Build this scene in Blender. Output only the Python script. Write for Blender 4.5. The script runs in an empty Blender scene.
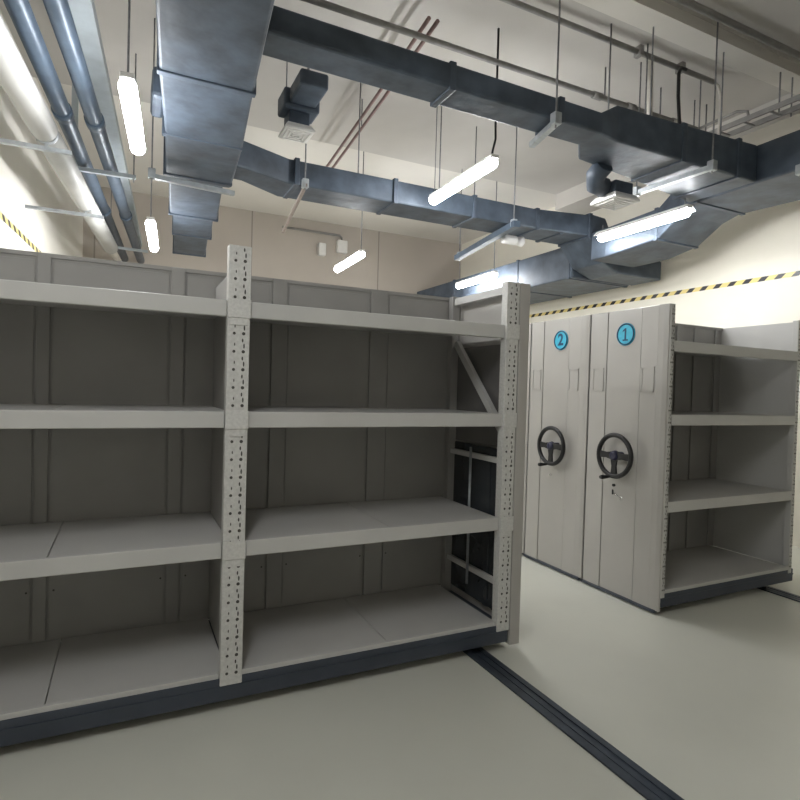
import bpy, bmesh, math, random
from mathutils import Vector, Matrix
random.seed(4)
col = bpy.context.scene.collection
PI = math.pi

# ------------------------------------------------------------------ materials
def mat(name, c, rough=.5, metal=0, var=.05, scale=6, bump=0, bscale=60, stretch=(1, 1, 1), coat=0, c2=None):
    m = bpy.data.materials.new(name); m.use_nodes = True
    nt = m.node_tree; b = nt.nodes['Principled BSDF']
    b.inputs['Roughness'].default_value = rough; b.inputs['Metallic'].default_value = metal
    b.inputs['Coat Weight'].default_value = coat
    tc = nt.nodes.new('ShaderNodeTexCoord'); mp = nt.nodes.new('ShaderNodeMapping')
    mp.inputs['Scale'].default_value = stretch
    nt.links.new(tc.outputs['Object'], mp.inputs['Vector'])
    n = nt.nodes.new('ShaderNodeTexNoise'); n.inputs['Scale'].default_value = scale; n.inputs['Detail'].default_value = 4
    nt.links.new(mp.outputs['Vector'], n.inputs['Vector'])
    r = nt.nodes.new('ShaderNodeValToRGB')
    d = c2 or tuple(max(0, v * (1 - 2 * var)) for v in c)
    u = c if c2 else tuple(min(1, v * (1 + 2 * var)) for v in c)
    r.color_ramp.elements[0].position = .3; r.color_ramp.elements[1].position = .7
    r.color_ramp.elements[0].color = (*d, 1); r.color_ramp.elements[1].color = (*u, 1)
    nt.links.new(n.outputs['Fac'], r.inputs['Fac']); nt.links.new(r.outputs['Color'], b.inputs['Base Color'])
    if bump:
        n2 = nt.nodes.new('ShaderNodeTexNoise'); n2.inputs['Scale'].default_value = bscale
        nt.links.new(mp.outputs['Vector'], n2.inputs['Vector'])
        bp = nt.nodes.new('ShaderNodeBump'); bp.inputs['Strength'].default_value = bump; bp.inputs['Distance'].default_value = .02
        nt.links.new(n2.outputs['Fac'], bp.inputs['Height']); nt.links.new(bp.outputs['Normal'], b.inputs['Normal'])
    return m
def emit(name, c, s):
    m = bpy.data.materials.new(name); m.use_nodes = True
    b = m.node_tree.nodes['Principled BSDF']
    b.inputs['Base Color'].default_value = (*c, 1)
    b.inputs['Emission Color'].default_value = (*c, 1); b.inputs['Emission Strength'].default_value = s
    return m
def panel_wall(name, c, seam, step, axis):
    m = mat(name, c, .6, var=.025, scale=1.2, bump=.03)
    nt = m.node_tree; b = nt.nodes['Principled BSDF']
    src = b.inputs['Base Color'].links[0].from_socket
    tc = nt.nodes.new('ShaderNodeTexCoord'); sp = nt.nodes.new('ShaderNodeSeparateXYZ')
    nt.links.new(tc.outputs['Object'], sp.inputs[0])
    md = nt.nodes.new('ShaderNodeMath'); md.operation = 'PINGPONG'; md.inputs[1].default_value = step / 2
    ad = nt.nodes.new('ShaderNodeMath'); ad.inputs[1].default_value = 100 * step + .115 + step/2*0
    nt.links.new(sp.outputs[axis], ad.inputs[0]); nt.links.new(ad.outputs[0], md.inputs[0])
    lt = nt.nodes.new('ShaderNodeMath'); lt.operation = 'LESS_THAN'; lt.inputs[1].default_value = .012
    nt.links.new(md.outputs[0], lt.inputs[0])
    mx = nt.nodes.new('ShaderNodeMix'); mx.data_type = 'RGBA'; mx.inputs[7].default_value = (*seam, 1)
    nt.links.new(lt.outputs[0], mx.inputs[0]); nt.links.new(src, mx.inputs[6]); nt.links.new(mx.outputs[2], b.inputs['Base Color'])
    return m
def stripe_mat():
    m = bpy.data.materials.new('hazard_tape'); m.use_nodes = True
    nt = m.node_tree; b = nt.nodes['Principled BSDF']; b.inputs['Roughness'].default_value = .35
    tc = nt.nodes.new('ShaderNodeTexCoord'); sp = nt.nodes.new('ShaderNodeSeparateXYZ'); nt.links.new(tc.outputs['Object'], sp.inputs[0])
    a = nt.nodes.new('ShaderNodeMath'); a.operation = 'ADD'; nt.links.new(sp.outputs[1], a.inputs[0]); nt.links.new(sp.outputs[2], a.inputs[1])
    d = nt.nodes.new('ShaderNodeMath'); d.operation = 'MULTIPLY_ADD'; d.inputs[1].default_value = 5.3; d.inputs[2].default_value = 200
    nt.links.new(a.outputs[0], d.inputs[0])
    f = nt.nodes.new('ShaderNodeMath'); f.operation = 'FRACT'; nt.links.new(d.outputs[0], f.inputs[0])
    g = nt.nodes.new('ShaderNodeMath'); g.operation = 'GREATER_THAN'; g.inputs[1].default_value = .55; nt.links.new(f.outputs[0], g.inputs[0])
    mx = nt.nodes.new('ShaderNodeMix'); mx.data_type = 'RGBA'
    mx.inputs[6].default_value = (.80, .66, .25, 1); mx.inputs[7].default_value = (.015, .015, .018, 1)
    nt.links.new(g.outputs[0], mx.inputs[0]); nt.links.new(mx.outputs[2], b.inputs['Base Color'])
    return m
M = dict(
    steel=mat('grey_painted_steel', (.52, .515, .495), .42, var=.02, scale=3, bump=.015, bscale=300),
    deck=mat('grey_shelf_deck', (.52, .51, .49), .5, var=.02, scale=2.5, bump=.01, bscale=200),
    upright=mat('speckled_upright_steel', (.58, .575, .55), .45, var=.05, scale=70),
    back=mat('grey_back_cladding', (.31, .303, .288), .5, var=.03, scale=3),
    panel=mat('beige_grey_end_panel', (.40, .385, .36), .3, var=.02, scale=2, bump=.01, bscale=250, coat=.1),
    hole=mat('punched_hole', (.07, .065, .06), .9, var=.05),
    base=mat('charcoal_base_paint', (.045, .055, .075), .4, var=.06, scale=5),
    rail=mat('dark_rail_steel', (.07, .085, .11), .35, .5, var=.1, scale=8),
    black=mat('black_plastic', (.006, .006, .007), .5, var=.1, scale=20),
    navy=mat('navy_hub_plastic', (.010, .012, .045), .35, var=.1, scale=20),
    darkcover=mat('dark_drive_cover', (.035, .04, .045), .25, var=.15, scale=4, coat=.3),
    panelshade=mat('end_panel_shade_tone', (.14, .135, .13), .4, var=.05, scale=4),
    chrome=mat('chrome', (.7, .7, .7), .2, 1, var=.03),
    badge=mat('cyan_badge', (.03, .42, .60), .4, var=.04, scale=30),
    badgeink=mat('dark_teal_ink', (.0, .05, .12), .5, var=.05, scale=30),
    floor=mat('pale_epoxy_floor', (.63, .63, .56), .34, var=.015, scale=1.6, bump=.01, bscale=40),
    ceil=mat('ceiling_shade_tone', (.58, .555, .52), .8, var=.05, scale=.8, bump=.05, bscale=25),  # near ceiling: weaker uplight put into the colour as a greyer tone
    ceil2=mat('ceiling_lit_tone', (.74, .71, .66), .8, var=.03, scale=.9, bump=.03, bscale=25),  # same ceiling farther back, its brighter light put into the colour
    wallb=panel_wall('beige_wall_panels', (.52, .47, .42), (.30, .27, .24), 2.6, 0),
    walll=mat('cream_wall_paint', (.78, .755, .69), .7, var=.02, scale=1.5, bump=.02),
    wallr=mat('warm_cream_wall_paint', (.88, .84, .735), .7, var=.02, scale=1.5, bump=.02),
    duct=mat('dark_foil_duct_wrap', (.058, .076, .102), .5, .1, var=.18, scale=5, bump=.25, bscale=9),
    collar=mat('duct_seam_band', (.06, .078, .105), .5, .1, var=.12, scale=8),
    pipew=mat('white_pipe_lagging', (.38, .378, .36), .5, var=.04, scale=4, bump=.05, bscale=30),
    pipeb=mat('blue_grey_pipe', (.075, .105, .145), .4, .2, var=.12, scale=6),
    tray=mat('pale_blue_grey_tray', (.46, .51, .54), .45, .3, var=.06, scale=6),
    galv=mat('galvanised_steel', (.42, .45, .47), .4, .6, var=.1, scale=15),
    rod=mat('dull_threaded_rod', (.22, .22, .23), .5, .5, var=.1, scale=30),
    cond=mat('grey_conduit', (.30, .29, .28), .5, .3, var=.08, scale=10),
    condw=mat('pale_conduit', (.62, .59, .54), .5, var=.05, scale=10),
    red=mat('faded_red_pipe_paint', (.27, .18, .165), .5, var=.08, scale=10),
    rust=mat('brownish_channel', (.30, .25, .22), .5, .2, var=.1, scale=12),
    holesoft=mat('shallow_slot', (.17, .16, .15), .8, var=.05),
    white=mat('white_plastic', (.80, .79, .77), .4, var=.02, scale=10),
    lamp=emit('led_tube_glow', (.98, .99, 1), 84),
    tape=stripe_mat(),
)

# ------------------------------------------------------------------ mesh helpers
class MB:
    def __init__(s): s.bm = bmesh.new(); s.mi = 0
    def face(s, vs):
        try:
            f = s.bm.faces.new(vs); f.material_index = s.mi; return f
        except ValueError: return None
    def loft(s, rings, cap=True, closed=False, smooth=False):
        R_ = [[s.bm.verts.new(p) for p in r] for r in rings]
        n = len(R_[0]); k = len(R_)
        for i in range(k if closed else k - 1):
            a, b = R_[i], R_[(i + 1) % k]
            for j in range(n):
                f = s.face([a[j], a[(j + 1) % n], b[(j + 1) % n], b[j]])
                if f: f.smooth = smooth
        if cap and not closed:
            s.face(R_[0][::-1]); s.face(R_[-1])
        return s
    def box(s, a, b, bev=0):
        x0, y0, z0 = [min(p, q) for p, q in zip(a, b)]; x1, y1, z1 = [max(p, q) for p, q in zip(a, b)]
        if bev and min(x1 - x0, y1 - y0, z1 - z0) > 2.2 * bev:
            t = bmesh.new(); bmesh.ops.create_cube(t, size=1)
            bmesh.ops.scale(t, vec=(x1 - x0, y1 - y0, z1 - z0), verts=t.verts)
            bmesh.ops.translate(t, vec=((x0 + x1) / 2, (y0 + y1) / 2, (z0 + z1) / 2), verts=t.verts)
            bmesh.ops.bevel(t, geom=list(t.edges), offset=bev, segments=2, affect='EDGES', profile=.5)
            mp = {v: s.bm.verts.new(v.co) for v in t.verts}
            for f in t.faces: s.face([mp[v] for v in f.verts])
            t.free(); return s
        return s.loft([[(x0, y0, z0), (x1, y0, z0), (x1, y1, z0), (x0, y1, z0)], [(x0, y0, z1), (x1, y0, z1), (x1, y1, z1), (x0, y1, z1)]])
    def tube(s, pts, r, n=12, cap=True):
        pts = [Vector(p) for p in pts]; rings = []
        up = None
        for i, p in enumerate(pts):
            d = (pts[min(i + 1, len(pts) - 1)] - pts[max(i - 1, 0)]).normalized()
            if up is None:
                up = Vector((0, 0, 1)) if abs(d.z) < .9 else Vector((1, 0, 0))
            a = d.cross(up).normalized(); b = a.cross(d).normalized(); up = b
            rr = r[i] if isinstance(r, (list, tuple)) else r
            rings.append([p + rr * (math.cos(2 * PI * k / n) * a + math.sin(2 * PI * k / n) * b) for k in range(n)])
        return s.loft(rings, cap, smooth=True)
    def bar(s, p, q, w, h):     # rectangular bar from p to q, h along z
        p, q = Vector(p), Vector(q); d = (q - p).normalized()
        a = d.cross(Vector((0, 0, 1)))
        a = a.normalized() if a.length > 1e-4 else Vector((1, 0, 0))
        b = a.cross(d).normalized(); rings = []
        for c in (p, q): rings.append([c - a * w / 2 - b * h / 2, c + a * w / 2 - b * h / 2, c + a * w / 2 + b * h / 2, c - a * w / 2 + b * h / 2])
        return s.loft(rings)
    def torus(s, c, ax, R_, r, n=40, m=10):
        ax = Vector(ax).normalized(); u = ax.orthogonal().normalized(); v = ax.cross(u)
        rings = []
        for i in range(n):
            t = 2 * PI * i / n; d = math.cos(t) * u + math.sin(t) * v
            rings.append([Vector(c) + d * (R_ + r * math.cos(2 * PI * j / m)) + ax * r * math.sin(2 * PI * j / m) for j in range(m)])
        return s.loft(rings, False, True, True)
    def build(s, name, mats, parent=None, loc=None):
        bmesh.ops.recalc_face_normals(s.bm, faces=s.bm.faces)
        me = bpy.data.meshes.new(name); s.bm.to_mesh(me); s.bm.free()
        for k in (mats if isinstance(mats, (list, tuple)) else [mats]): me.materials.append(M[k])
        o = bpy.data.objects.new(name, me); col.objects.link(o)
        if parent:
            o.parent = parent
            if loc is not None: o.location = loc
            else:
                q = parent; w = Vector((0, 0, 0))
                while q: w += q.location; q = q.parent
                o.location = -w               # geometry is written in world coordinates
        return o
def tag(o, label=None, cat=None, group=None, kind=None):
    if label: o['label'] = label
    if cat: o['category'] = cat
    if group: o['group'] = group
    if kind: o['kind'] = kind
    return o
def thing(name, loc, label, cat, group=None):
    o = bpy.data.objects.new(name, None); o.empty_display_size = .1; col.objects.link(o); o.location = loc
    return tag(o, label, cat, group)
def copy_tree(o, parent=None):
    c = o.copy(); col.objects.link(c)
    if parent: c.parent = parent
    for ch in [k for k in bpy.data.objects if k.parent == o]: copy_tree(ch, c)
    return c

# ------------------------------------------------------------------ setting
ZC, ZN, YB, XR = 4.88, 4.80, 8.0, 4.5
def xl(y): return -2.885 + .07 * (y - YB)
Y0 = -5.0
def struct(name, mb, m): return tag(mb.build(name, m), kind='structure')
struct('floor', MB().box((xl(Y0) - .2, Y0, -.1), (XR + .2, YB + .2, 0)), 'floor')
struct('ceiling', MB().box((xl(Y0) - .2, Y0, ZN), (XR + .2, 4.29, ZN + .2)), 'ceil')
struct('ceiling', MB().box((xl(Y0) - .2, 4.29, ZC), (XR + .2, YB + .2, ZC + .12)), 'ceil2')
struct('wall_back', MB().box((xl(YB) - .1, YB, 0), (XR + .2, YB + .2, ZC)), 'wallb')
struct('wall_front', MB().box((xl(Y0) - .2, Y0 - .2, 0), (XR + .2, Y0, ZC)), 'walll')
struct('wall_right', MB().box((XR, Y0, 0), (XR + .2, YB, ZC)), 'wallr')
struct('wall_left', MB().loft([[(xl(Y0) - .2, Y0, 0), (xl(Y0), Y0, 0), (xl(YB), YB, 0), (xl(YB) - .2, YB, 0)],
                               [(xl(Y0) - .2, Y0, ZC), (xl(Y0), Y0, ZC), (xl(YB), YB, ZC), (xl(YB) - .2, YB, ZC)]]), 'walll')
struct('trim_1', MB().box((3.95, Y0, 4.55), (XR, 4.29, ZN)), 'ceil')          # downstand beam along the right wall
struct('trim_2', MB().box((-3.3, .40, 4.70), (3.95, .62, ZN)), 'ceil2')       # shallow beam across the ceiling

o = MB().box((XR - .006, Y0 + .1, 3.0), (XR - .002, YB - .02, 3.052)).build('hazard_tape', 'tape')
tag(o, 'yellow and black striped hazard tape running along the right cream wall', 'tape')
t = MB()
y0, y1 = 1.2, 7.9
t.loft([[(xl(y0) , y0, 3.03), (xl(y0) + .004, y0, 3.03), (xl(y0) + .004, y0, 3.085), (xl(y0), y0, 3.085)],
        [(xl(y1) , y1, 3.03), (xl(y1) + .004, y1, 3.03), (xl(y1) + .004, y1, 3.085), (xl(y1), y1, 3.085)]])
HT = t.build('hazard_tape', 'tape'); tag(HT, 'short visible run of striped hazard tape on the left wall above the long shelving', 'tape')

# ------------------------------------------------------------------ shelving
H, D = 2.3, .74
ZS = (.19, .842, 1.487, 2.033)

def upright(root, x0, x1, y0, depth, front, top=H, z0=.13, ms=('upright', 'hole')):
    u = MB()
    u.box((x0, y0, z0), (x1, y0 + depth, top), .004)
    o = None
    if front:
        u.mi = 1; yy = y0 - .0012
        w = x1 - x0; step = .0885
        k = 0; z = z0 + .06
        while z < top - .05:
            for cx, kind in ((x0 + w * .30, 0), (x0 + w * .72, 1)):
                r = .0075 if kind == 0 else .0085
                def disc(cx, cz, rx, rz):
                    ring = [u.bm.verts.new((cx + rx * math.cos(2 * PI * i / 10), yy, cz + rz * math.sin(2 * PI * i / 10))) for i in range(10)]
                    u.face(ring)
                disc(cx, z, r, r)
                if kind == 1:
                    disc(cx + .003, z + .028, .004, .013); disc(cx - .004, z + .055, .004, .010)
                else:
                    disc(cx + .003, z + .035, .003, .008)
            z += step
        u.mi = 0
    return u.build('upright', list(ms), root)

def build_back(root, x0, x1, ribs, y=D):
    b = MB()
    b.box((x0, y, .17), (x1, y + .012, H))
    for r in ribs:
        b.box((r[0], y - .016, .17), (r[1], y, H), .003)
    b.box((x0, y - .012, H - .022), (x1, y + .014, H))
    # slightly proud sheets between the ribs
    xs = [x0] + [v for r in sorted(ribs) for v in r] + [x1]
    for i in range(0, len(xs) - 1, 2):
        if xs[i + 1] - xs[i] > .1: b.box((xs[i] + .012, y - .006, .2), (xs[i + 1] - .012, y, H - .04), .002)
    b.mi = 1
    for r in ribs:
        for xx in (r[0] - .03, r[1] + .035):
            for z in (.46,):
                ring = [b.bm.verts.new((xx + .0055 * math.cos(2 * PI * i / 10), y - .0075, z + .0055 * math.sin(2 * PI * i / 10))) for i in range(10)]
                b.face(ring)
    return b.build('back_panel', ['back', 'hole'], root)

def build_shelf(root, x0, x1, z, lip=.08, seam=None, y=0, bottom=False, dx=None):
    d = MB()
    e0, e1 = dx or (x0, x1)
    xs = [e0] + ([seam] if seam else []) + [e1]
    for i in range(len(xs) - 1):
        d.box((xs[i] + .002, y + .018, z - .022), (xs[i + 1] - .002, y + D - .017, z - .002), .003)
    sh = d.build('shelf', 'deck', root)
    f = MB()
    h = .028 if bottom else lip
    f.box((x0, y - .006, z - h), (x1, y + .018, z), .004)
    if not bottom:
        f.box((x0, y + .018, z - h), (x1, y + .04, z - h + .006))
    f.build('front_beam', 'steel', sh)
    return sh

def brackets(root, x0, x1, y=0):
    for z in ZS[1:]:
        m = MB(); m.box((x0 - .002, y - .009, z - .085), (x1 + .002, y - .0015, z + .006), .002)
        m.box((x0 + .012, y - .005, z - .12), (x1 - .012, y - .001, z - .08))
        m.build('beam_bracket', 'upright', root)

# long shelving on the left ---------------------------------------------------
U = thing('mobile_shelving_unit', (-1.7, .37, 0), 'long two-bay grey shelving unit with empty shelves and perforated posts, left foreground', 'shelving')
XL = -3.36
for (a, b, seam_b, ribs) in ((-1.70, -.03, -.835, ((-1.365, -1.27), (-.69, -.56))), (XL, -1.70, -2.49, ((-2.63, -2.567), (-1.96, -1.886)))):
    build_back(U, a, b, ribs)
    for i, z in enumerate(ZS):
        x0, x1 = a + .054, b - (.07 if b > -1 else .055)
        build_shelf(U, x0, x1, z, seam=seam_b if i < 3 else None, bottom=(i == 0), dx=(a + (.012 if a > -2 else .04), b - (.065 if b > -1 else .017)))
upright(U, -1.752, -1.645, -.02, .06, True)
upright(U, -.098, -.006, -.02, .06, True)
upright(U, XL - .05, XL + .05, -.02, .06, True)
for x in (-.075,): upright(U, x, x + .06, D - .075, .055, False, ms=('back', 'hole'))
for x0, x1 in ((-1.752, -1.645), (-.098, -.006)): brackets(U, x0, x1, -.02)
MB().box((-1.715, .04, .19), (-1.69, D - .02, H - .1), .003).build('partition_panel', 'back', U)
MB().box((XL - .03, .04, .19), (XL - .01, D - .02, H), .003).build('side_panel', 'steel', U)
# right end: frame rails, diagonal brace, end panel with folded front flange
for z, h in ((2.235, .05), (1.165, .035), (.39, .035)):
    MB().box((-.06, .03, z), (-.03, D - .07, z + h), .003).build('frame_rail', 'steel', U)
MB().bar((-.045, D - .10, 1.96), (-.045, .05, 1.36), .03, .05).build('diagonal_brace', 'steel', U)
e = MB()
e.box((.012, .03, .03), (.026, D, H), .002)
e.box((0, -.02, .03), (.078, .03, H), .006)
e.box((0, D - .03, .03), (.07, D, H), .004)
for y in (.22, .55): e.box((.026, y - .03, .03), (.045, y + .03, H), .003)
e.build('end_panel', 'panel', U)
MB().box((-.004, .06, 1.26), (.012, D - .04, 1.93), .004).build('shade_sheet', 'panelshade', U)  # dark sheet stands in for the top shelf's shadow on the end panel
dc = MB(); dc.box((-.022, .06, .2), (.010, D - .04, 1.25), .004)
dc.box((-.03, .11, .2), (-.022, .15, 1.18), .002); dc.box((-.03, .20, .2), (-.022, .25, 1.18), .002)
dc.build('drive_cover', 'darkcover', U)
MB().tube([(-.07, .378, .30), (-.07, .378, 1.24)], .009, 8).build('drive_rod', 'galv', U)
b = MB()
b.box((XL - .05, -.012, .052), (-.012, .03, .165), .004)
b.box((XL - .05, D - .03, .052), (-.012, D, .165), .004)
b.box((XL - .05, .03, .09), (-.012, D - .03, .15))
b.box((XL - .05, -.018, .118), (-.012, -.012, .128))
b.mi = 0
bs = b.build('base', 'base', U)
for x in (-.215, -1.70, -3.1):
    for y in (.09, D - .14):
        w = MB(); w.tube([(x - .02, y, .052), (x + .02, y, .052)], .046, 16); w.build('wheel', 'rail', bs)

# numbered mobile cars on the right --------------------------------------------
AX = 1.357
def digit(s, parent, cx, cy, cz, size, m):
    cu = bpy.data.curves.new('digit', 'FONT'); cu.body = s; cu.size = size; cu.extrude = .0006; cu.offset = .004
    cu.align_x = 'CENTER'; cu.align_y = 'CENTER'
    ob = bpy.data.objects.new('digit_tmp', cu); col.objects.link(ob)
    me = bpy.data.meshes.new_from_object(ob.evaluated_get(bpy.context.evaluated_depsgraph_get()))
    bpy.data.objects.remove(ob)
    # text x -> -Y, text y -> +Z, normal -> -X
    me.transform(Matrix(((0, 0, -1, cx), (-1, 0, 0, cy), (0, 1, 0, cz), (0, 0, 0, 1))))
    me.materials.clear(); me.materials.append(M[m])
    o = bpy.data.objects.new('digit', me); col.objects.link(o); o.parent = parent
    q = parent; w = Vector((0, 0, 0))
    while q: w += q.location; q = q.parent
    o.location = -w
    return o

def build_car(num, yo, label):
    DC = .775; y1 = yo + DC; so = -.045 if num != '1' else 0
    X1 = 3.02
    R0 = thing('mobile_shelving_car', (2.2, yo + D / 2, 0), label, 'shelving', 'numbered mobile shelving cars along the aisle')
    # end panel facing the aisle: two raised outer strips around a recessed middle
    e = MB()
    e.box((AX + .010, yo + .004, .03), (AX + .028, y1, H), .002)
    e.box((AX, yo + .085, .03), (AX + .010, yo + .238, H - .003), .003)
    e.box((AX, yo + .58, .03), (AX + .010, y1, H - .003), .003)
    e.box((AX + .004, yo + .243, .03), (AX + .010, yo + .575, H - .003), .002)
    e.box((AX, y1 - .02, .03), (AX + .03, y1, H), .004)
    # rounded folded front edge
    e.loft([[(AX, yo + .085, z), (AX + .003, yo + .04, z), (AX + .010, yo + .008, z), (AX + .02, yo, z), (AX + .02, yo + .085, z)] for z in (.03, H)])
    ep = e.build('end_panel', 'panel', R0)
    MB().box((AX - .004, yo + .03, .012), (AX + .03, y1, .035)).build('kick_strip', 'base', R0)
    for (a, b_) in ((.108, .225), (.605, .72)):
        hdr = MB(); x = AX - .006; A, B = yo + a, yo + b_; z0, z1 = 1.65, 1.84
        hdr.box((x, A, z0), (AX, A + .009, z1)); hdr.box((x, B - .009, z0), (AX, B, z1))
        hdr.box((x, A, z0), (AX, B, z0 + .009)); hdr.box((x, A, z1 - .009), (AX, B, z1))
        hdr.box((AX - .002, A + .009, z0 + .009), (AX, B - .009, z1 - .009))
        hdr.build('label_holder', 'panel', ep)
    # round number badge
    cy, cz = yo + .392 + so, 2.103
    bd = MB(); bd.tube([(AX - .003, cy, cz), (AX + .006, cy, cz)], .090, 40)
    bd = bd.build('number_badge', 'badge', R0)
    MB().torus((AX - .0035, cy, cz), (1, 0, 0), .081, .006, 44, 6).build('badge_ring', 'badgeink', bd)
    if num == '1':
        dg = MB(); dx = AX - .004
        dg.box((dx, cy - .008, cz - .046), (dx + .003, cy + .008, cz + .048))
        dg.box((dx, cy - .026, cz - .052), (dx + .003, cy + .026, cz - .040))
        dg.loft([[(h, cy + .006, cz + .048), (h, cy + .028, cz + .030), (h, cy + .028, cz + .018), (h, cy + .006, cz + .030)] for h in (dx, dx + .003)])
        dg.build('digit', 'badgeink', bd)
    else: digit(num, bd, AX - .004, cy, cz, .145, 'badgeink')
    # three-spoke handwheel
    wy, wz, wx = yo + .392 + so, 1.142, AX - .075
    w = MB().torus((wx, wy, wz), (1, 0, 0), .163, .0185, 44, 12).build('handwheel', 'black', R0)
    for ang in (0, PI, -PI / 2):
        d = Vector((0, math.cos(ang), math.sin(ang)))
        n = Vector((0, -d.z, d.y)); c = Vector((wx, wy, wz)); s_ = MB()
        s_.loft([[c + d * r - n * h + Vector((-.007, 0, 0)), c + d * r + n * h + Vector((-.007, 0, 0)), c + d * r + n * h + Vector((.007, 0, 0)), c + d * r - n * h + Vector((.007, 0, 0))] for r, h in ((.02, .032), (.08, .022), (.158, .028))])
        s_.build('spoke', 'black', w)
    MB().tube([(wx - .022, wy, wz), (wx - .016, wy, wz), (wx + .012, wy, wz), (wx + .03, wy, wz), (AX + .01, wy, wz)], [.022, .036, .042, .03, .03], 20).build('hub', 'navy', w)
    ky, kz = wy + .045, wz - .172
    MB().tube([(wx, ky - .03, kz + .012), (wx - .02, ky, kz), (wx - .075, ky, kz), (wx - .095, ky, kz)], [.012, .012, .017, .014], 12).build('crank_knob', 'black', w)
    # lock
    ly, lz = yo + .455 + so * .6, (.895 if num == '1' else .865)
    lk = MB().tube([(AX - .012, ly, lz), (AX + .01, ly, lz)], .011, 16).build('lock', 'black' if num == '1' else 'chrome', R0)
    if num == '1':
        MB().box((AX - .014, ly - .008, lz - .075), (AX - .011, ly + .008, lz - .035), .001).build('key', 'black', lk)
        kk = MB(); kk.tube([(AX - .013, ly - .012, lz - .062), (AX - .012, ly - .075, lz - .085)], .004, 6)
        kk.torus((AX - .013, ly - .085, lz - .09), (1, 0, 0), .014, .003, 14, 6)
        kk.build('key', 'chrome', lk)
    # posts, shelves, back
    y1 = yo + .755
    upright(R0, AX + .02, AX + .062, yo - .004, .05, True, ms=('steel', 'holesoft'))
    upright(R0, X1 - .075, X1 - .03, yo - .004, .05, True, ms=('steel', 'holesoft'))
    upright(R0, AX + .03, AX + .075, y1 - .07, .05, False)
    for i, z in enumerate(ZS):
        s_ = build_shelf(R0, AX + .062, X1 - .075, z, y=yo, bottom=(i == 0))
    y_ = y1 - .012
    bk = MB()
    bk.box((AX + .03, y_ - .012, .17), (X1 - .012, y_, H - .005))
    for r in ((AX + .22, AX + .30), (1.95, 2.03), (2.36, 2.44), (2.60, 2.615), (2.90, 2.94)):
        bk.box((r[0], y_ - .028, .17), (r[1], y_ - .012, H - .005), .003)
    bk.box((AX + .03, y_ - .026, H - .03), (X1 - .012, y_, H - .005))
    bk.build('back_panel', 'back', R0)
    MB().box((X1 - .012, yo + .045, .17), (X1 + .004, y1 - .005, H - .005), .003).build('side_panel', 'steel', R0)
    bb = MB()
    bb.box((AX + .035, yo + .0, .058), (X1, yo + .035, .165), .004)
    bb.box((AX + .035, y1 - .05, .058), (X1, y1 - .012, .165), .004)
    bb.box((AX + .035, yo + .035, .09), (X1, y1 - .05, .15))
    bb.box((AX + .035, yo - .004, .115), (X1, yo - .0, .125))
    bs = bb.build('base', 'base', R0)
    for x in (1.62, 2.76):
        for yy in (yo + .1, y1 - .14):
            MB().tube([(x - .02, yy, .05), (x + .02, yy, .05)], .044, 16).build('wheel', 'rail', bs)
    return R0
build_car('1', 0.0, 'mobile shelving car numbered 1, nearest the camera, its open empty shelves in view')
build_car('2', .785, 'mobile shelving car numbered 2, pressed behind car 1 and ahead of the last visible car')
build_car('3', 1.57, 'farthest mobile shelving car, a narrow panel strip showing beside the foreground shelving post')

# floor rails
def rail(x, label, y0=-3.2, y1=4.0):
    r = MB()
    r.box((x - .065, y0, 0), (x + .065, y1, .004))
    r.box((x - .065, y0, 0), (x - .03, y1, .010)); r.box((x + .03, y0, 0), (x + .065, y1, .010))
    r.box((x - .012, y0, .0), (x + .012, y1, .007))
    tag(r.build('floor_rail', 'rail'), label, 'rail', 'steel floor rails')
rail(-.215, 'dark steel floor rail under the right end of the long shelving unit')
rail(2.76, 'dark steel floor rail under the open shelves of car 1')

# ------------------------------------------------------------------ tube lamps
def lamp_at(root_label, p, length=1.2, drift=.03, zend=ZN, cord=0, far=True, tray=False):
    x, y, z = p
    L = thing('tube_lamp', (x, y, z), root_label, 'lamp', 'hanging LED tube lamps')
    h = MB(); h.box((-.038, 0, .028), (.038, length, .062), .006)
    h.build('housing', 'white', L, (0, 0, 0))
    d = MB(); n = 6; pts = []; rs = []
    for i in range(n + 1):
        t = PI / 2 * i / n; pts.append((0, .05 - .05 * math.cos(t), 0)); rs.append(max(.004, .05 * math.sin(t)))
    for i in range(n + 1):
        t = PI / 2 * (1 - i / n); pts.append((0, length - .05 + .05 * math.cos(t), 0)); rs.append(max(.004, .05 * math.sin(t)))
    d.tube(pts, rs, 16); d.build('diffuser', 'lamp', L, (0, 0, 0))
    if tray:  # shield added to one lamp to keep its uplight off the plenum
        r_ = MB(); r_.loft([[(x_, y_, z_) for x_, z_ in ((-.085, .012), (-.04, .05), (.04, .05), (.085, .012), (.085, .018), (.042, .066), (-.042, .066), (-.085, .018))] for y_ in (.0, length)])
        r_.build('added_uplight_shield', 'white', L, (0, 0, 0))
    for k, yy in enumerate((.06, length - .06)[:2 if far else 1]):
        c = MB()
        top = zend - z
        if cord and k == 0:
            c.tube([(0, yy, .06), (.01, yy, .12), (.035, yy, .22), (.03, yy, .34), (.03, yy, top)], .010, 8)
            c.build('power_cord', 'black', L, (0, 0, 0))
        else:
            c.tube([(0, yy, .06), (0, yy, top)], .0045 if k else .007, 6); c.build('hanging_rod', 'rod', L, (0, 0, 0))
    L.rotation_euler.z = -drift
    return L
lamp_at('bright tube lamp on a black cord, hanging mid room before the far cross duct', (.66, 1.25, 3.62), cord=1)
lamp_at('bright tube lamp hanging closest to the right side duct bend', (2.80, .97, 3.46), drift=.0, zend=3.6, tray=True)
lamp_at('bright tube lamp low by the post top at the long shelving right end', (2.93, 4.41, 3.43), zend=ZC)
lamp_at('far tube lamp hanging before the beige back wall over the long shelving', (.67, 4.33, 3.44), drift=.04, zend=ZC, far=False)
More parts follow.
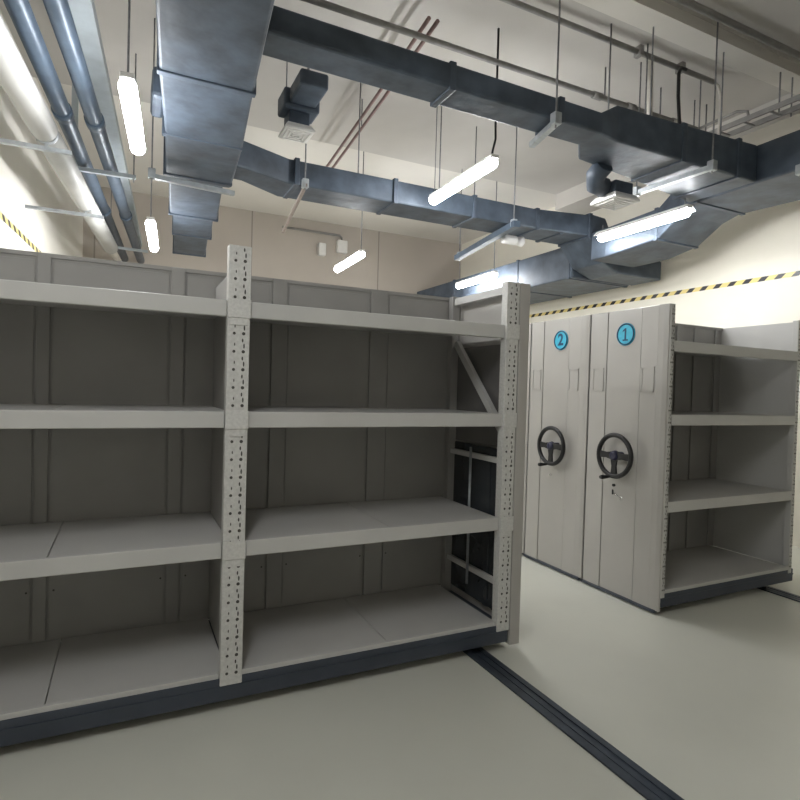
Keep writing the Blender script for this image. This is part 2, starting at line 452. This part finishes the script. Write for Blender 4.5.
lamp_at('largest bright tube lamp hanging by the pipes at top left beside the main duct', (-2.215, .72, 3.30), length=1.0, drift=.075, far=False)
lamp_at('small far tube lamp on a rod left of the tapering end of the main duct', (-2.0, 3.4, 3.22), drift=.07, far=False)
# unseen lamp added behind the camera, continuing the left row, lights the shelf fronts
lamp_at('unseen tube lamp added behind the viewpoint in the left row, lighting the shelf fronts', (-2.4, -2.6, 3.4), drift=.05)

# ------------------------------------------------------------------ ducts
def ysec(y, x0, x1, z0, z1): return [(x0, y, z0), (x1, y, z0), (x1, y, z1), (x0, y, z1)]
def xsec(x, y0, y1, z0, z1): return [(x, y0, z0), (x, y1, z0), (x, y1, z1), (x, y0, z1)]
def bevelled(o, w=.018):
    md = o.modifiers.new('bevel', 'BEVEL'); md.width = w; md.segments = 2; md.limit_method = 'ANGLE'; md.angle_limit = math.radians(35)
    return o
def duct(name, secs, label, collars=(), loc=None):
    p = secs[0][0]
    R0 = thing(name, loc or p, label, 'duct')
    bevelled(MB().loft(secs).build('duct_body', 'duct', R0))
    for c in collars: bevelled(MB().loft(c).build('seam_band', 'collar', R0), .006)
    return R0
def g(sec, d=.012):
    cx = sum(p[0] for p in sec) / 4; cy = sum(p[1] for p in sec) / 4; cz = sum(p[2] for p in sec) / 4
    r = []
    for p in sec:
        q = []
        for a, c in zip(p, (cx, cy, cz)): q.append(a + (d if a > c + 1e-6 else -d if a < c - 1e-6 else 0))
        r.append(tuple(q))
    return r
def ycol(y, x0, x1, z0, z1, w=.05): return [g(ysec(y - w / 2, x0, x1, z0, z1)), g(ysec(y + w / 2, x0, x1, z0, z1))]
def xcol(x, y0, y1, z0, z1, w=.05): return [g(xsec(x - w / 2, y0, y1, z0, z1)), g(xsec(x + w / 2, y0, y1, z0, z1))]
def dl(y): return -2.11 + .073 * y
def dr(y): return -1.575 + .085 * y
S = [ysec(-3.2, dl(-3.2), dr(-3.2), 3.5, 3.95), ysec(1.0, dl(1.0), dr(1.0) + .02, 3.5, 3.95), ysec(1.75, dl(1.75) + .02, dr(1.75) + .03, 3.48, 3.92),
     ysec(2.78, dl(2.78) + .01, dr(2.78) + .02, 3.5, 3.9),
     ysec(2.86, dl(2.86) + .03, dr(2.86) - .05, 3.52, 3.88), ysec(4.1, dl(4.1) + .03, dr(4.1) - .04, 3.52, 3.88),
     ysec(4.2, dl(4.2) + .06, dr(4.2) - .08, 3.54, 3.86), ysec(5.1, dl(5.1) + .06, dr(5.1) - .07, 3.54, 3.86),
     ysec(5.2, dl(5.2) + .08, dr(5.2) - .10, 3.56, 3.84), ysec(6.3, dl(6.3) + .06, dr(6.3) - .10, 3.56, 3.84)]
D1 = duct('main_air_duct', S, 'wide dark insulated duct stepping narrower toward the back wall, left of the ceiling',
     [ycol(y, dl(y) + a, dr(y) - b_, z, 3.9 - (z - 3.5)) for y, a, b_, z in ((.9, 0, -.02, 3.5), (1.78, .01, -.02, 3.485), (2.7, 0, -.01, 3.50), (4.05, .03, .04, 3.52), (5.05, .06, .07, 3.54), (6.28, .06, .1, 3.56))])
MB().box((dl(1.4) - .06, 1.30, 3.53), (dl(1.4) + .03, 1.66, 3.74), .03).build('damper_box', 'duct', D1)
# far cross duct with its drop at the right end
yn, yf = 2.62, 3.07
S = [xsec(-1.36, 2.40, 2.76, 3.58, 3.84), xsec(-1.22, 2.46, 2.80, 3.59, 3.84), xsec(-.80, yn + .02, yf + .03, 3.6, 3.84), xsec(2.2, yn, yf, 3.6, 3.84)]
FAR = duct('cross_air_duct', S + [xsec(2.98, yn - .1, yf, 3.6, 3.86)],
     'long narrow dark duct crossing mid ceiling from the main duct to the right wall duct',
     [xcol(x, yn, yf, 3.6, 3.84) for x in (-.72, .35, 1.35, 2.25, 2.62)])
duct('duct_drop', [xsec(2.99, yn - .1, yf, 3.585, 3.88), xsec(3.25, yn - .1, yf, 3.3, 3.86), xsec(3.55, yn - .05, yf, 3.2, 3.47), xsec(4.36, yn - .05, yf, 3.2, 3.46)],
     'dark stepped duct elbow dropping from the right end of the far cross duct', [xcol(3.0, yn - .1, yf, 3.59, 3.87)])
duct('wall_air_duct', [ysec(3.09, 3.25, 4.34, 3.2, 3.66), ysec(3.3, 3.25, 4.34, 3.2, 3.66), ysec(7.7, 3.25, 4.34, 3.2, 3.66)],
     'dark boxy duct running back along the right wall behind the far right tube lamp',
     [ycol(y, 3.25, 4.34, 3.2, 3.66) for y in (3.16, 4.3, 6.2)])
# near cross duct, flat, then wide plenum
NEAR = duct('cross_air_duct', [xsec(-1.52, .36, .62, 3.6, 3.76), xsec(1.02, .38, .63, 3.6, 3.76), xsec(1.22, .42, .84, 3.6, 3.88), xsec(1.9, .42, .93, 3.6, 3.90), xsec(2.96, .42, 1.10, 3.6, 3.94)],
     'flat dark duct nearest overhead, widening into a broad plenum toward the right', [xcol(x, .38, .63, 3.6, 3.76) for x in (-.3, .62)] + [xcol(1.98, .42, .94, 3.6, 3.90), xcol(2.7, .42, 1.07, 3.6, 3.93)])
# right duct with S bend
def bend(y, x0, x1, z0): return ysec(y, x0, x1, z0, z0 + .35)
duct('offset_air_duct', [bend(-3.2, 2.97, 3.83, 3.6), bend(.2, 2.975, 3.83, 3.6), bend(1.08, 2.99, 3.74, 3.6), bend(1.3, 3.08, 3.78, 3.56), bend(1.7, 3.22, 3.92, 3.41), bend(2.05, 3.05, 3.86, 3.32), bend(2.26, 3.0, 3.76, 3.29), bend(2.50, 3.0, 3.74, 3.285)],
     'large dark duct at the upper right with an S shaped downward bend', [ycol(1.05, 2.985, 3.74, 3.6, 3.95), ycol(-.2, 2.97, 3.83, 3.6, 3.95), ycol(1.72, 3.22, 3.91, 3.405, 3.755)], loc=(3.4, .5, 3.6))

# diffusers
def diffuser(label, x, y, z, s, zt, r):
    R0 = thing('air_diffuser', (x, y, z), label, 'vent', 'white square ceiling air diffusers')
    f = MB(); a = s / 2
    f.loft([[(sx * q, sy * q, h) for sx, sy in ((-1, -1), (1, -1), (1, 1), (-1, 1))] for q, h in ((a, 0), (a, .02), (a * .8, .06), (a * .6, .06))])
    for q in (.75, .5, .25):
        for i in range(2):
            f.box((-a * q, (a * q - .008) * (1 if i else -1), -.012), (a * q, (a * q + .008) * (1 if i else -1), .0))
            f.box(((a * q - .008) * (1 if i else -1), -a * q, -.012), ((a * q + .008) * (1 if i else -1), a * q, .0))
    f.build('grille', 'white', R0, (0, 0, 0))
    n = MB(); n.box((-a * .72, -a * .72, .06), (a * .72, a * .72, .17), .01); n.build('neck_box', 'duct', R0, (0, 0, 0))
    return R0
dfz = 3.36
R0 = diffuser('white square diffuser hanging on a black flexible stub under the plenum near the right duct', 1.78, .96, dfz, .30, 3.6, .12)
fx = MB(); fx.tube([(-.30, -.16, .24), (-.30, -.06, .18), (-.24, .0, .13), (-.14, .0, .12)], .085, 14); fx.build('flexible_hose', 'duct', R0, (0, 0, 0))
R0 = diffuser('white square diffuser below a short dark duct, left of the reddish pipe', -.86, 2.15, 3.86, .26, 4.2, .1)
fx = MB(); fx.box((-.15, -.14, .17), (.17, .12, .34), .02); fx.box((-.11, -.5, .2), (.13, -.14, .33), .02); fx.build('duct_stub', 'duct', R0, (0, 0, 0))
fx = MB(); fx.tube([(-.1, .0, .3), (-.1, .0, ZN - 3.86)], .006, 6); fx.build('hanging_rod', 'rod', R0, (0, 0, 0))
fx = MB(); fx.tube([(.1, .0, .3), (.1, .0, ZN - 3.86)], .006, 6); fx.build('hanging_rod', 'rod', R0, (0, 0, 0))

# trapeze hangers
def hanger(label, p, q, rods, w=.045, h=.04, m='galv', top=ZN, brk=True):
    R0 = thing('trapeze_hanger', p, label, 'hanger')
    c = MB(); c.bar(p, q, w, h); c.build('channel', m, R0)
    for (x, y, z, zt) in rods:
        MB().tube([(x, y, z - .05), (x, y, zt)], .007, 6).build('threaded_rod', 'rod', R0)
        if brk:
            b_ = MB(); b_.box((x - .03, y - .03, z - .03), (x + .03, y + .03, z + .055), .006); b_.build('bracket', 'galv', R0)
    return R0
hanger('pale steel channel under the main duct, near its junction with the cross duct', (-2.04, 2.62, 3.43), (-1.30, 2.71, 3.43), [(-2.02, 2.62, 3.44, ZN), (-1.315, 2.40, 3.44, ZN)][:1])
hanger('reddish grey channel with bracket under the left part of the far cross duct', (-.68, 2.44, 3.54), (-.46, 4.2, 3.54), [(-.68, 2.47, 3.55, ZN)], w=.03, h=.03, m='rust')
hanger('thick dark pipe arm with bracket below the right part of the far cross duct', (1.81, 2.44, 3.55), (2.12, 4.25, 3.55), [(1.81, 2.50, 3.56, ZN), (2.10, 4.15, 3.56, ZN)], w=.085, h=.07, m='pipeb')
hanger('pale steel channel with bracket under the near flat duct', (.53, .30, 3.555), (.63, .72, 3.555), [(.53, .33, 3.56, ZN)])
hanger('pale steel channel under the broad plenum beside the right duct', (2.22, .30, 3.56), (2.18, 1.12, 3.56), [(2.22, .33, 3.56, ZN), (2.18, 1.08, 3.56, ZN)])
hanger('steel bracket channel under the large right duct at the picture edge', (2.90, .02, 3.555), (3.92, .10, 3.555), [(2.92, .02, 3.56, ZN), (3.90, .10, 3.56, ZN)])

# ------------------------------------------------------------------ pipes on the left
def px_line(a, b, y): return tuple(a[i] + (b[i] - a[i]) * (y - a[1]) / (b[1] - a[1]) for i in range(3))
P = thing('lagged_pipe', (-2.8, 1.7, 3.5), 'fat white lagged pipe hugging the left wall under the dark pipes', 'pipe')
a, b = (-2.83, 1.65, 3.5), (-2.52, 5.1, 3.5)
for (y0, y1) in ((-3, 2.22), (2.34, 4.05), (4.15, 6.2)):
    p0, p1 = px_line(a, b, y0), px_line(a, b, y1)
    c = MB(); d = .035
    q0, q1 = px_line(a, b, y0 + d), px_line(a, b, y1 - d)
    c.tube([p0, q0, q1, p1], [.055, .095, .095, .055], 20); c.build('pipe_lagging', 'pipew', P)
MB().tube([px_line(a, b, -3), px_line(a, b, 7.9)], .05, 16).build('inner_pipe', 'condw', P)
def pipe(name, lab, a, b, r, m, y0=-3, y1=7.9, cat='pipe', coup=(), grp=None):
    R0 = thing(name, px_line(a, b, 1), lab, cat, grp)
    MB().tube([px_line(a, b, y0), px_line(a, b, y1)], r, 18).build('pipe', m, R0)
    for y in coup: MB().tube([px_line(a, b, y - .06), px_line(a, b, y + .06)], r * 1.16, 18).build('coupling', m, R0)
    return R0
pipe('water_pipe', 'blue grey pipe nearest the left wall of the dark pair, above the lagged pipe', (-2.754, 1.173, 3.7), (-2.342, 6.741, 3.7), .062, 'pipeb', coup=(2.3, 5.0))
pipe('water_pipe', 'blue grey pipe with a bright highlight, right one of the dark pair at top left', (-2.556, 1.066, 3.7), (-2.111, 6.596, 3.7), .062, 'pipeb', coup=(2.35, 5.1))
R0 = thing('cable_tray', (-2.44, 1, 3.95), 'pale blue grey cable trunking beside the dark pipes at top left', 'cable tray')
a, b = (-2.475, 1.4, 3.95), (-2.25, 4.9, 3.95)
p0, p1 = px_line(a, b, -3), px_line(a, b, 7.8)
MB().bar(p0, p1, .15, .08).build('trunking', 'tray', R0)
def rack(label, p, q, rods, x=''):
    hanger(label, p, q, rods, w=.045, h=.035, m='tray', brk=False)
rack('nearer pale pipe rack channel carrying the dark pipe pair', (-2.75, 3.33, 3.61), (-2.14, 3.29, 3.61), [(-2.16, 3.29, 3.61, ZN)])
rack('far pale pipe rack channel carrying the dark pipe pair, just above the long shelving', (-2.46, 6.64, 3.61), (-1.93, 6.67, 3.61), [(-2.44, 6.64, 3.61, ZC)])
def clamp(label, y, w=.28):
    c = px_line((-2.83, 1.65, 3.5), (-2.52, 5.1, 3.5), y)
    R0 = thing('pipe_clamp', (xl(y), y, 3.38), label, 'bracket', 'wall brackets under the white lagged pipe')
    MB().bar((xl(y), y, 3.385), (c[0] + .17, y, 3.385), .04, .03).build('arm', 'galv', R0)
    MB().torus(c, (.09, 1, 0), .07, .012, 24, 6).build('ring', 'galv', R0)
    MB().box((c[0] - .01, y - .015, 3.4), (c[0] + .01, y + .015, 3.46)).build('post', 'galv', R0)
clamp('grey wall bracket and ring at the near joint of the white lagged pipe', 2.28)
clamp('grey wall bracket and ring at the far joint of the white lagged pipe', 4.10)
R0 = thing('strut_post', (-2.63, 2.6, 3.4), 'pale upright strut post beside the near pipe rack channel', 'hanger')
MB().box((-2.70, 3.36, 3.56), (-2.645, 3.41, ZN)).build('strut', 'tray', R0)

# ------------------------------------------------------------------ pipes and conduits on the right
def run(name, lab, pts, r, m, cat='pipe', part='pipe', n=10):
    R0 = thing(name, pts[0], lab, cat); MB().tube(pts, r, n).build(part, m, R0); return R0
R0 = thing('sprinkler_pipe', (.2, 3, 4.55), 'faded red double pipe running under the ceiling behind the far cross duct', 'pipe')
for d in (-.035, .045): MB().tube([(-.02 + d, 1.2, 4.6), (.06 + d, 2.4, 4.56), (.17 + d, 4.25, 4.52), (.18 + d, 4.5, 4.52)], .017, 10).build('pipe', 'red', R0)
MB().tube([(.09, 3.0, 4.5), (.09, 3.0, ZN - .01)], .007, 6).build('hanging_rod', 'rod', R0)
R0 = run('conduit_pipe', 'upper grey conduit crossing the ceiling at upper right with a pale drop at its end', [(-1.5, .88, 4.72), (2.95, .88, 4.72)], .024, 'cond')
MB().tube([(2.95, .88, 4.72), (3.02, .88, 4.70), (3.06, .88, 4.62), (3.06, .88, 4.2), (3.04, .9, 3.95)], .013, 8).build('drop_conduit', 'condw', R0)
for x in (1.9, 2.45): MB().box((x, .84, 4.68), (x + .05, .92, 4.77), .006).build('pipe_clip', 'cond', R0)
R0 = run('conduit_pipe', 'lower grey conduit crossing at upper right just above the dark plenum', [(-1.2, 1.30, 4.5), (3.30, 1.30, 4.5)], .026, 'cond')
for x in (1.85, 2.3, 2.95): MB().tube([(x - .05, 1.3, 4.5), (x + .05, 1.3, 4.5)], .036, 10).build('coupling', 'cond', R0)
for x in (1.95, 2.72): MB().tube([(x, 1.3, 4.5), (x, 1.3, ZN)], .008, 6).build('hanging_rod', 'rod', R0)
R0 = run('power_cable', 'black cable bending down from the upper conduit into the plenum', [(2.50, .84, 4.70), (2.42, .83, 4.69), (2.38, .82, 4.62), (2.36, .80, 4.4), (2.37, .78, 4.1), (2.37, .75, 3.9)], .016, 'black', 'cable', 'cable')
run('pale_riser_pipe', 'thin pale vertical pipe from the ceiling down to the plenum', [(2.2, .99, ZN), (2.2, .97, 3.9)], .026, 'condw')
run('ceiling_pipe', 'thin dark pipe along the ceiling at the far top right corner', [(-1, .26, 4.74), (3.9, .26, 4.74)], .028, 'cond')
# ladder tray along the right
T = thing('ladder_tray', (3.4, .5, 4.4), 'grey wire ladder tray hanging above the large right duct', 'cable tray')
for d in (-.09, .09): MB().bar((3.42 + d, -3, 4.36), (3.30 + d, 1.55, 4.36), .018, .05).build('side_rail', 'cond', T)
for k in range(16):
    y = 1.5 - k * .25; x = 3.42 - .12 * (y + 3) / 4.55
    MB().bar((x - .09, y, 4.345), (x + .09, y, 4.345), .018, .012).build('rung', 'cond', T)
MB().tube([(3.33, 1.5, 4.40), (3.33, 1.45, 4.52), (3.36, .9, 4.54), (3.37, .8, 4.5), (3.37, .78, 4.40)], .014, 8).build('conduit_loop', 'cond', T)
for (x, y) in ((3.24, 1.3), (3.43, 1.3), (3.30, .45), (3.49, .45), (3.36, -.6), (3.5, -.6)): MB().tube([(x, y, 4.33), (x, y, ZN)], .008, 6).build('hanging_rod', 'rod', T)
# rods carrying the plenum and near duct
for (x, y) in ((1.50, .8), (1.72, .55), (2.0, .85), (2.55, .50), (2.62, 1.0), (2.86, .95)): MB().tube([(x, y, 3.8), (x, y, ZN)], .007, 6).build('hanger_rod', 'rod', NEAR)
for (x, y) in ((-.05, 2.70), (.90, 2.66), (1.55, 2.95)): MB().tube([(x, y, 3.8), (x, y, ZN)], .007, 6).build('hanger_rod', 'rod', FAR)

# ------------------------------------------------------------------ small wall devices
for (x, z, s, lab) in ((1.24, 4.33, .15, 'narrow white box on the back wall, left of its pair'), (1.66, 4.44, .21, 'squarer white box on the back wall under the conduit end')):
    R0 = thing('wall_box', (x, YB, z), lab, 'box', 'white boxes on the back wall')
    MB().box((x - s / 2, YB - .11, z - .13), (x + s / 2, YB, z + .12), .02).build('case', 'white', R0)
    MB().box((x - s / 2 + .03, YB - .116, z - .09), (x + s / 2 - .03, YB - .11, z + .07), .003).build('face_plate', 'white', R0)
R0 = run('wall_conduit', 'thin grey conduit on the back wall leading to the white boxes', [(.45, YB - .03, 4.66), (1.62, YB - .03, 4.66), (1.66, YB - .03, 4.62), (1.66, YB - .03, 4.55)], .022, 'cond')
R0 = thing('alarm_sounder', (2.15, 2.9, 3.54), 'short white cylinder fixed under the right part of the far cross duct', 'device')
MB().tube([(2.0, 2.98, 3.53), (2.01, 2.98, 3.53), (2.20, 2.98, 3.53), (2.21, 2.98, 3.53)], [.04, .058, .058, .04], 18).build('body', 'white', R0)
MB().tube([(2.21, 2.98, 3.53), (2.30, 2.98, 3.53), (2.31, 2.98, 3.53)], [.05, .066, .05], 18).build('cap', 'white', R0)

# ------------------------------------------------------------------ world, camera
W = bpy.data.worlds.new('world'); bpy.context.scene.world = W; W.use_nodes = True
W.node_tree.nodes['Background'].inputs['Color'].default_value = (.95, .97, 1, 1)
W.node_tree.nodes['Background'].inputs['Strength'].default_value = .1

f, yaw, pitch, roll, cx, cy, cz = 564.0837, .4516, -.0207, .0283, -2.1882, -2.8608, 1.6252
fw = Vector((math.sin(yaw) * math.cos(pitch), math.cos(yaw) * math.cos(pitch), math.sin(pitch)))
r = Vector((math.cos(yaw), -math.sin(yaw), 0)); u = r.cross(fw)
c, s = math.cos(roll), math.sin(roll)
r2, u2 = c * r + s * u, -s * r + c * u
cam = bpy.data.cameras.new('camera'); co = bpy.data.objects.new('camera', cam); col.objects.link(co)
cam.sensor_fit = 'HORIZONTAL'; cam.sensor_width = 36; cam.lens = f / 800 * 36; cam.clip_start = .05
co.matrix_world = Matrix(((r2.x, u2.x, -fw.x, cx), (r2.y, u2.y, -fw.y, cy), (r2.z, u2.z, -fw.z, cz), (0, 0, 0, 1)))
sc = bpy.context.scene; sc.camera = co
sc.view_settings.view_transform = 'Standard'
sc.view_settings.exposure = 0
